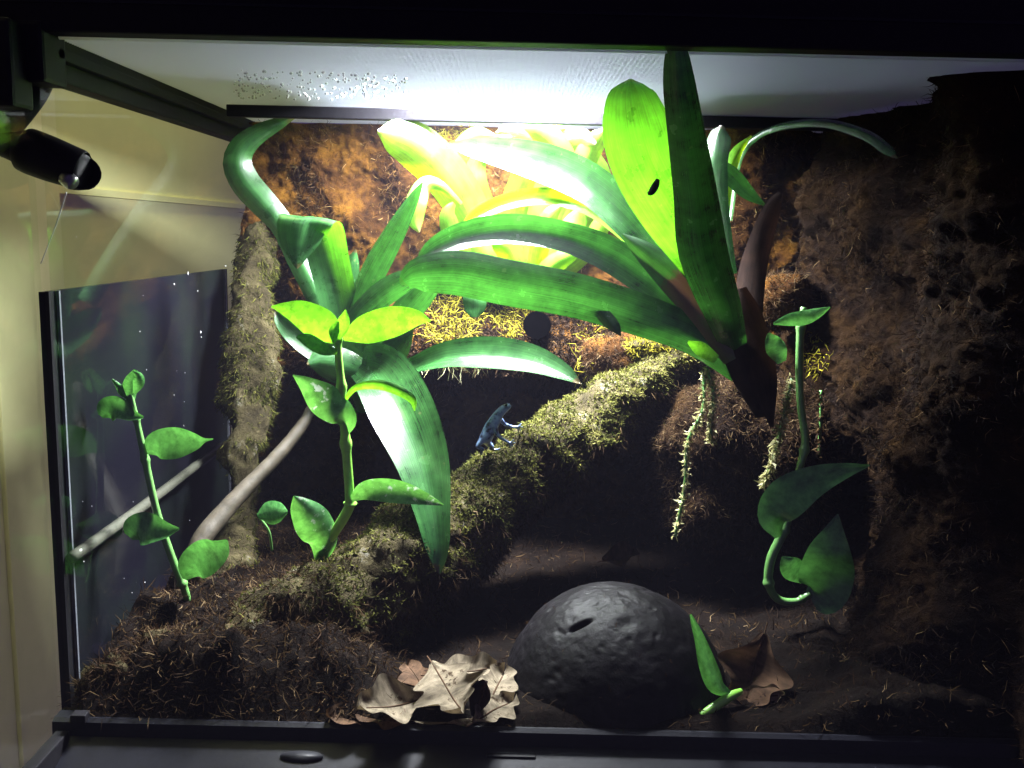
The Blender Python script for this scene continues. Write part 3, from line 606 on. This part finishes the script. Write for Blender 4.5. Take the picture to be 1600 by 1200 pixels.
C = empty('bromeliad', at(565, 595, 27), 'green bromeliad on the ledge with one long drooping leaf', 'bromeliad')
leaf(C, [(545, 570, 28, 56), (528, 470, 28, 58), (512, 400, 27.5, 62), (500, 356, 26.6, 70), (488, 338, 25.2, 76), (474, 346, 24.2, 76), (467, 376, 24, 62), (465, 402, 24, 30), (464, 420, 24, 3)], 'bromt', side=(1, .25, .04), cup=.08, n=36)
leaf(C, [(505, 480, 29, 36), (468, 405, 30, 38), (441, 352, 31, 36), (410, 316, 31, 42), (384, 286, 31, 44), (371, 256, 31, 42), (379, 230, 31.2, 36), (402, 210, 31.5, 28), (435, 193, 32, 18), (468, 178, 33, 3)], 'bromt', cup=.1)
leaf(C, [(545, 500, 28, 30), (580, 425, 27, 42), (615, 362, 26, 34), (645, 310, 25.5, 18), (661, 284, 25, 3)], 'brom', roll=20)
leaf(C, [(525, 480, 30, 36), (545, 425, 30, 32), (556, 390, 30, 3)], 'brom')
leaf(C, [(545, 510, 27, 32), (590, 466, 26, 40), (630, 440, 25, 34), (668, 430, 24, 5)], 'brom')
leaf(C, [(590, 560, 27, 30), (625, 500, 26, 44), (662, 455, 25, 40), (695, 420, 24, 8)], 'brom')
leaf(C, [(595, 588, 26, 16), (640, 576, 25, 30), (700, 560, 23.5, 52), (770, 560, 22, 64), (830, 569, 21, 58), (880, 586, 20, 34), (908, 600, 19.5, 3)], 'brom', cup=-.14, roll=40)
leaf(C, [(565, 568, 26, 50), (596, 584, 23.5, 86), (630, 645, 19, 100), (660, 720, 16, 84), (676, 800, 13.5, 56), (684, 860, 12, 34), (687, 897, 11.5, 3)], 'brom', cup=-.10, n=32)
leaf(C, [(565, 575, 27, 36), (512, 545, 26, 56), (468, 520, 25.5, 46), (442, 500, 25, 28), (430, 488, 25, 3)], 'brom', cup=-.1)
leaf(C, [(590, 595, 26.4, 30), (608, 560, 26, 46), (628, 533, 25.6, 32), (646, 513, 25.4, 3)], 'brom')
leaf(C, [(575, 592, 26, 46), (532, 572, 25, 56), (500, 566, 24.5, 40), (480, 570, 24, 4)], 'brom')
leaf(C, [(560, 580, 28, 50), (555, 530, 27.5, 60), (580, 490, 27, 40), (590, 470, 27, 8)], 'brom')
mk('base_sheath', *tube([at(580, 640, 28), at(575, 600, 28), at(565, 560, 28)], [1.6, 2.1, 1.2], 14), MT['brom'], C)

def ovl(parent, pts, m, **k): return leaf(parent, pts, m, na=9, **k)
def stem_mesh(P, R_, ns, n, nodes):
    v, f = tube(P, R_, ns, n); c = v.reshape(-1, ns, 3).mean(1).repeat(ns, 0); t = np.linspace(0, 1, n).repeat(ns); k = np.ones(len(v))
    for q in nodes: k += .42 * np.exp(-((t - q) / .013)**2)
    return c + (v - c) * k[:, None], f
D = empty('stem_plant', at(470, 908, 13), 'upright fleshy green plant with bright top leaves rooted on the log', 'plant')
sp = [(465, 910, 13), (485, 898, 12.6), (508, 855, 12.2), (543, 798, 11.8), (546, 770, 11.6), (540, 690, 11.3), (534, 610, 11.1), (528, 540, 11), (532, 505, 11)]
mk('stem', *stem_mesh([at(*p) for p in sp], [.2, .36, .36, .4, .36, .34, .3, .27, .2], 12, 110, [.12, .25, .43, .62, .76, .90]), MT['stem'], D)
ovl(D, [(528, 535, 11, 10), (505, 512, 10.5, 52), (472, 491, 10, 42), (442, 482, 9.5, 18), (424, 479, 9.3, 2)], 'trad', cup=.08, roll=10)
ovl(D, [(536, 528, 11, 10), (568, 516, 10.5, 44), (612, 503, 10, 48), (648, 497, 9.7, 28), (673, 501, 9.5, 2)], 'trad', cup=.08)
ovl(D, [(527, 550, 10.5, 8), (505, 545, 10, 20), (480, 531, 9.7, 20), (463, 526, 9.6, 4)], 'trad', cup=.1)
ovl(D, [(538, 682, 11.2, 6), (540, 655, 10.8, 36), (508, 626, 10, 52), (478, 600, 9.5, 24), (458, 586, 9.3, 2)], 'tradp', cup=.1)
ovl(D, [(538, 626, 11, 6), (556, 606, 10.5, 10), (592, 601, 10, 16), (625, 611, 9.7, 16), (644, 624, 9.6, 13), (648, 642, 9.6, 2)], 'trad', cup=.2)
ovl(D, [(549, 780, 11.2, 8), (574, 766, 10.7, 30), (618, 768, 10.3, 36), (660, 778, 10, 22), (693, 789, 9.8, 2)], 'tradp', cup=-.12)
ovl(D, [(497, 884, 12, 8), (504, 848, 11.5, 46), (489, 817, 11, 56), (470, 792, 10.7, 34), (459, 775, 10.5, 2)], 'tradp', cup=.16)
ovl(D, [(528, 530, 10.6, 8), (534, 512, 10.5, 20), (538, 498, 10.4, 16), (540, 484, 10.4, 2)], 'trad', cup=.25)
ovl(D, [(522, 535, 10.4, 6), (522, 518, 10.2, 16), (528, 502, 10.2, 4)], 'trad', cup=.25)

E = empty('glass_vine', at(294, 945, 11.5), 'slim climbing plant standing against the left glass', 'plant')
mk('stem', *stem_mesh([at(*p) for p in [(296, 950, 12), (288, 920, 11.5), (268, 870, 11), (245, 800, 10.4), (226, 715, 9.8), (214, 660, 9.4), (204, 615, 9)]], [.25, .3, .3, .28, .26, .22, .16], 10, 100, [.2, .45, .66, .85]), MT['stemd'], E)
ovl(E, [(206, 632, 9, 6), (203, 612, 8.8, 22), (207, 594, 8.7, 20), (212, 578, 8.7, 5)], 'vine', cup=.3)
ovl(E, [(208, 625, 9, 5), (194, 613, 8.8, 14), (184, 602, 8.7, 8), (175, 592, 8.7, 2)], 'vine', cup=.2)
ovl(E, [(210, 615, 8.6, 5), (216, 600, 8.5, 16), (217, 588, 8.5, 12), (208, 580, 8.5, 3)], 'vine', cup=.2)
ovl(E, [(224, 652, 9.2, 3), (205, 648, 9, 18), (186, 638, 8.8, 32), (168, 640, 8.6, 34), (157, 650, 8.5, 8)], 'vine', cup=-.15)
ovl(E, [(228, 706, 9.8, 8), (246, 695, 9.6, 40), (278, 692, 9.4, 46), (306, 690, 9.2, 26), (320, 688, 9.1, 7), (333, 686, 9, 2)], 'vine', cup=-.1)
ovl(E, [(280, 826, 10, 3), (258, 828, 9.9, 26), (232, 826, 9.8, 46), (212, 828, 9.6, 42), (201, 838, 9.5, 14)], 'vine', cup=-.12)
ovl(E, [(288, 905, 11, 6), (300, 885, 10.8, 42), (322, 870, 10.5, 54), (343, 857, 10.3, 38), (355, 844, 10.2, 4)], 'vine', cup=-.12, wave=.05)
E2 = empty('seedling', at(425, 835, 18), 'small dark leaf in the shade between branch and log', 'plant')
ovl(E2, [(402, 806, 18, 6), (418, 802, 18, 34), (436, 800, 18, 30), (449, 800, 18, 5)], 'vine'); mk('stem', *tube([at(425, 860, 19), at(420, 830, 18.5), at(405, 808, 18.2)], [.12, .12, .1], 6), MT['stemd'], E2)

Fv = empty('hanging_vine', at(1250, 485, 16), 'heart leaved vine hanging in the shade by the side wall', 'vine')
fs = [(1256, 480, 16), (1250, 530, 15.8), (1250, 620, 15.5), (1258, 690, 15), (1250, 730, 14.5), (1238, 790, 14), (1222, 835, 13.8), (1205, 872, 13.6), (1201, 910, 13.5), (1215, 936, 13.4), (1243, 940, 13.4), (1266, 928, 13.4)]
mk('stem', *stem_mesh([at(*p) for p in fs], [.25, .3, .3, .3, .3, .3, .36, .36, .34, .32, .28, .24], 10, 140, [.06, .3, .53, .73, .95]), MT['stemd'], Fv)
ovl(Fv, [(1208, 506, 15.5, 3), (1232, 500, 15.4, 18), (1258, 496, 15.2, 22), (1280, 488, 15, 14), (1297, 480, 15, 2)], 'vine', cup=.1)
ovl(Fv, [(1216, 840, 13.5, 8), (1207, 808, 13.3, 44), (1230, 778, 13, 62), (1272, 752, 13, 46), (1318, 736, 12.8, 24), (1359, 727, 12.7, 2)], 'vine', cup=-.1)
ovl(Fv, [(1268, 938, 13.5, 30), (1284, 928, 13.3, 66), (1292, 895, 13.2, 76), (1297, 862, 13, 62), (1304, 828, 13, 28), (1309, 803, 13, 2)], 'vine', cup=-.06)
ovl(Fv, [(1266, 912, 14.2, 5), (1252, 900, 14.2, 26), (1240, 890, 14.2, 36), (1230, 880, 14.2, 26), (1222, 870, 14.3, 3)], 'vine')
ovl(Fv, [(1222, 566, 16, 14), (1214, 548, 16, 30), (1206, 532, 16, 22), (1201, 520, 16, 3)], 'vine', wave=.15)

G = empty('sprout', at(1060, 1150, 4.5), 'green shoot on the floor leaning against the coconut shell', 'plant')
mk('stem', *tube([at(1050, 1158, 1.4), at(1092, 1122, 1.8), at(1138, 1090, 2.6), at(1158, 1080, 3.2)], [.25, .3, .32, .22], 10), MT['stem'], G)
ovl(G, [(1142, 1086, 2.6, 8), (1120, 1072, 2.4, 26), (1106, 1040, 2.3, 26), (1094, 1000, 2.2, 16), (1086, 978, 2.1, 10), (1079, 960, 2, 3)], 'vine', cup=.3, wave=.12)
ovl(G, [(1106, 1152, 1.2, 8), (1110, 1137, 1.2, 16), (1117, 1124, 1.2, 3)], 'trad', cup=.15)

# ------------------------------------------------------------------ coconut shell
cc = at(957, 1080, 8.2); cc[2] = -1.7; R = 8.35
na_, nb_ = 260, 120
a, b = np.meshgrid(np.linspace(0, 2 * math.pi, na_, endpoint=False), np.linspace(.002, math.pi * .56, nb_), indexing='ij'); a = a.ravel(); b = b.ravel()
d = np.column_stack([np.cos(a) * np.sin(b), np.sin(a) * np.sin(b), np.cos(b)])
rr = R * (1 + .014 * np.cos(3 * a + .6) * np.sin(b)) + fbm(d, 3, 4) * .35 + fbm(d, 16, 3) * .10
pit = fbm(d, 13, 2, 4.); rr -= .25 * np.clip(pit - .17, 0, 1) * 2
for px, py, s1, s2 in ((888, 938, .085, .019), (985, 948, .07, .06)):
    q = nrm(at(px, py, 3.5) - cc); du = d - q; ta = nrm(np.array([.9, .1, .42]) - q * (q @ np.array([.9, .1, .42]))); tb = np.cross(q, ta)
    g = np.exp(-np.abs((du @ ta) / s1)**2.5 - np.abs((du @ tb) / s2)**2) * ((d @ q) > 0); rr -= g * (.9 if px < 900 else .16)
v = cc + d * rr[:, None] * [1, 1, 1.0]
f = np.array([(i * nb_ + j, i * nb_ + j + 1, ((i + 1) % na_) * nb_ + j + 1, ((i + 1) % na_) * nb_ + j) for i in range(na_) for j in range(nb_ - 1)])
vi = cc + d * (R - .7); f2 = f[:, ::-1] + len(v); rim = np.array([(i * nb_ + nb_ - 1, len(v) + i * nb_ + nb_ - 1, len(v) + ((i + 1) % na_) * nb_ + nb_ - 1, ((i + 1) % na_) * nb_ + nb_ - 1) for i in range(na_)])
m, nt, out = mat('coconut_shell'); p = N_(nt, 'ShaderNodeBsdfPrincipled', Roughness=.5); p.inputs['Specular IOR Level'].default_value = .09
nt.links.new(ramp(nt, noise(nt, 55, 8, .75), [(.35, (.001, .0008, .001)), (.52, (.003, .0025, .003)), (.7, (.008, .007, .0085))]), p.inputs['Base Color'])
nt.links.new(bump(nt, noise(nt, 120, 8, .7), .6, .0014), p.inputs['Normal']); nt.links.new(p.outputs[0], out.inputs[0])
coco = empty('coconut_shell', cc, 'half coconut shell hide lying dome up on the floor', 'coconut')
mk('shell', np.vstack([v, vi]), np.vstack([f, f2, rim]), m, coco)
P, N = sample(v, f, 260); N = nrm(P - cc); V, F, T = strands(P, N, .45, .02, .25, 1.0, 0, .4); mk('husk_hairs', V, F, MT['fibre'], coco, tint=T, kind='stuff')

# ------------------------------------------------------------------ leaf litter
def dry_leaf(c, ax, nrmv, L, Wd, lobes, m, lab, curl=.2, seed=0, name='dead_leaf'):
    rs = np.random.default_rng(seed); ax = nrm(np.array(ax, float)); nz_ = np.array(nrmv, float); nz_ = nrm(nz_ - ax * nz_.dot(ax)); sd_ = np.cross(nz_, ax)
    n, na = 36, 11; t = np.linspace(0, 1, n); pr = np.sin(math.pi * np.clip(t * .96 + .02, 0, 1))**.7 * (.62 + .38 * np.sin(math.pi * t**.8)) * (1 - .42 * (np.sin(t * math.pi * lobes + rs.random() * 2)**2) * (lobes > 0))
    s = np.linspace(-1, 1, na); X = t[:, None] * L * np.ones(na) ; Yv = s[None] * pr[:, None] * Wd * .5
    X = X + np.abs(s)[None] * .12 * L * np.sin(math.pi * t)[:, None]
    Zv = curl * Wd * (s[None]**2) * (.5 + t[:, None]) + .04 * Wd * np.sin(t[:, None] * 6 + s[None] * 2.5 + seed) + curl * .5 * L * (t[:, None] - .5)**2
    Zv = Zv - .03 * Wd * np.exp(-(s[None] / .08)**2)
    P = np.asarray(c) + X[..., None] * ax + Yv[..., None] * sd_ + Zv[..., None] * nz_ - ax * L * .5
    uv = np.stack(np.meshgrid(t, (s + 1) / 2, indexing='ij'), -1).reshape(-1, 2)
    f = [(i * na + j, i * na + j + 1, (i + 1) * na + j + 1, (i + 1) * na + j) for i in range(n - 1) for j in range(na - 1)]
    tb = P.mean((0, 1)); tb[2] = P[..., 2].min(); th = empty(name, tb, lab, 'leaf', 'dry leaves on the floor')
    mk('blade', P.reshape(-1, 3), f, MT[m], th, uv=uv)
    mid = P[:, na // 2] + nz_ * .03; mk('midrib', *tube(np.vstack([mid[0] - ax * L * .16, mid[::6]]), [.05] + [.06] * len(mid[::6]), 6), MT['litterb'], th)
    return th
def ong(px, py, h):
    for Y in np.arange(.6, 40, .1):
        p_ = at(px, py, Y)
        if p_[2] < gz(p_[:1], p_[1:2])[0] + h: return p_
    return p_
dry_leaf(ong(700, 1076, 1.3), (.45, -1, -.10), (-.25, -.35, 1), 6.4, 5.6, 3, 'litter', 'large pale lobed dry leaf propped up on the floor', .10, 1)
dry_leaf(ong(615, 1100, .7), (-.8, -.55, .1), (.25, -.45, 1), 5.6, 4.2, 2, 'litter', 'pale dry leaf tucked against the mossy mound', .14, 2)
dry_leaf(ong(548, 1120, .5), (-1, -.15, 0), (0, -.4, 1), 3.2, 2.0, 0, 'litterb', 'small brown dry leaf at the foot of the mound', .2, 3)
dry_leaf(ong(690, 1122, .3), (1, .05, 0), (0, -.2, 1), 6.0, 2.0, 2, 'litter', 'flat dry leaf lying along the front sill', .06, 4)
dry_leaf(ong(772, 1110, .5), (.6, .7, 0), (.1, -.35, 1), 4.0, 3.0, 3, 'litter', 'pale dry leaf against the foot of the coconut shell', .1, 5)
dry_leaf(ong(778, 1070, .6), (.2, 1, 0), (.1, -.4, 1), 4.4, 3.2, 2, 'litter', 'half hidden dry leaf tucked behind the coconut shell edge', .1, 6)
dry_leaf(ong(725, 1048, .6), (.9, .3, 0), (0, -.5, 1), 4.8, 3.2, 2, 'litter', 'pale dry leaf in shade behind the propped leaf', .1, 7)
dry_leaf(at(1178, 1048, 5.2), (-.3, -.5, -.6), (-.1, -.9, .6), 5.6, 5.6, 2, 'litterb', 'brown dead leaf standing behind the green shoot', .12, 8)
dry_leaf(at(1188, 1088, 4), (1, -.3, .2), (-.1, -.7, .8), 3.4, 1.8, 2, 'litter', 'small pale leaf scrap under the brown dead leaf', .2, 9)
dry_leaf(ong(972, 872, 1.4), (.9, -.3, .3), (-.3, -.7, .8), 3.6, 2.6, 1, 'litterb', 'curled dead leaf behind the coconut shell', .35, 10)
dry_leaf(ong(590, 1118, .4), (.7, -.4, 0), (0, -.2, 1), 4.6, 3.0, 2, 'litterb', 'flat brown leaf beside the foot of the mound', .05, 21)
dry_leaf(ong(655, 1062, .5), (-.4, .8, 0), (0, -.2, 1), 5.0, 3.2, 2, 'litterb', 'brown shaded leaf behind the pale propped leaf', .08, 22)
dry_leaf(ong(738, 1130, .3), (1, .3, 0), (0, -.15, 1), 3.6, 2.0, 1, 'litter', 'small pale leaf between the front sill and the coconut shell', .05, 23)
dry_leaf(ong(752, 1092, 1.2), (.25, .3, .6), (-.3, -.8, .3), 2.4, 1.5, 0, 'dead', 'small dark curled leaf scrap beside the propped leaf', .4, 11)
gs = empty('green_scrap', at(825, 1146, 1.2), 'fallen green leaf scrap on the sill before the coconut shell', 'leaf')
ovl(gs, [(793, 1138, 1.6, 8), (808, 1142, 1.4, 12), (830, 1146, 1.3, 10), (862, 1149, 1.2, 2)], 'trad', name='blade', cup=.2)

# ------------------------------------------------------------------ frog
fr = empty('frog', at(770, 700, 20.5), 'small blue frog sitting upright on the mossy log', 'frog')
FY = 20.3
def fp(px, py, dy=0.0): return at(px, py, FY + dy)
nodes = {}; vs = []; rs_ = []; es = []
def nd(k, p, r, link=None):
    nodes[k] = len(vs); vs.append((p - base[fr.name]) * .01); rs_.append(r * .01)
    if link: es.append((nodes[link], nodes[k]))
nd('pel', fp(759, 687), .42); nd('belly', fp(763, 674), .62, 'pel'); nd('chest', fp(771, 658), .58, 'belly'); nd('neck', fp(780, 645), .42, 'chest')
nd('head', fp(789, 637), .40, 'neck'); nd('snout', fp(799, 633), .22, 'head')
for s, k in ((-1, 'n'), (1, 'f')):
    o_ = s * .5
    if s < 0: arm = [(773, 664), (777, 680), (790, 689), (797, 693)]
    else: arm = [(781, 655), (789, 663), (801, 667), (809, 668)]
    pv = 'neck'
    for i, (x, y) in enumerate(arm):
        nd(f'a{k}{i}', fp(x, y, o_ * (1, 1.3, 1.3, 1.3)[i]), (.24, .17, .12, .10)[i], 'chest' if i == 0 else f'a{k}{i-1}')
    x, y = arm[-1]
    for j, (dx, dy) in enumerate(((6, -6), (8, -1), (5, 5), (1, 7))):
        nd(f'f{k}{j}', fp(x + dx * .7, y + dy * .7, o_ * 1.3), .045, f'a{k}3'); nd(f'g{k}{j}', fp(x + dx, y + dy, o_ * 1.3), .075, f'f{k}{j}')
    leg = [(752, 688), (745, 699), (756, 701), (749, 706)] if s < 0 else [(762, 692), (770, 699), (765, 702), (775, 703)]
    for i, (x, y) in enumerate(leg):
        nd(f'l{k}{i}', fp(x, y, o_ * (1.2, 1.7, 1.5, 1.7)[i]), (.30, .20, .14, .10)[i], 'pel' if i == 0 else f'l{k}{i-1}')
    x, y = leg[-1]
    for j, (dx, dy) in enumerate(((7, -2), (7, 2), (4, 5))):
        nd(f't{k}{j}', fp(x + dx, y + dy, o_ * 1.7), .06, f'l{k}3')
me = bpy.data.meshes.new('body'); me.from_pydata([tuple(q) for q in vs], es, []); fo = bpy.data.objects.new('body', me); sc.collection.objects.link(fo); fo.parent = fr; base[fo.name] = base[fr.name]
sk = fo.modifiers.new('skin', 'SKIN'); sk.use_smooth_shade = True
for q, r in zip(me.skin_vertices[0].data, rs_): q.radius = (r, r)
me.skin_vertices[0].data[0].use_root = True
ss = fo.modifiers.new('sub', 'SUBSURF'); ss.levels = 2; ss.render_levels = 2
m, nt, out = mat('frog_skin'); p = N_(nt, 'ShaderNodeBsdfPrincipled', Roughness=.28)
nt.links.new(ramp(nt, noise(nt, 200, 2, .5), [(.36, (.010, .010, .03)), (.46, (.11, .16, .30)), (.75, (.24, .34, .50))]), p.inputs['Base Color']); nt.links.new(p.outputs[0], out.inputs[0])
me.materials.append(m)
for dy in (-.34, .34):
    v, f = blob(fp(791, 633, dy), np.array([.12, .12, .12]), 12, 8, 0, 1, 0); mk('eye', v, f, MT['black'], fr)

# ------------------------------------------------------------------ haze added for the lamp's glow and lifted darks
m = bpy.data.materials.new('glow_haze'); m.use_nodes = True; nt = m.node_tree; nt.nodes.clear(); out = nt.nodes.new('ShaderNodeOutputMaterial')
pv = nt.nodes.new('ShaderNodeVolumePrincipled'); pv.inputs['Color'].default_value = (.74, .70, 1, 1); pv.inputs['Density'].default_value = HAZE; nt.links.new(pv.outputs[0], out.inputs['Volume'])
mk('haze', *boxv(-75, 60, -75, 200, -95, 145), m, smooth=False, kind='stuff')
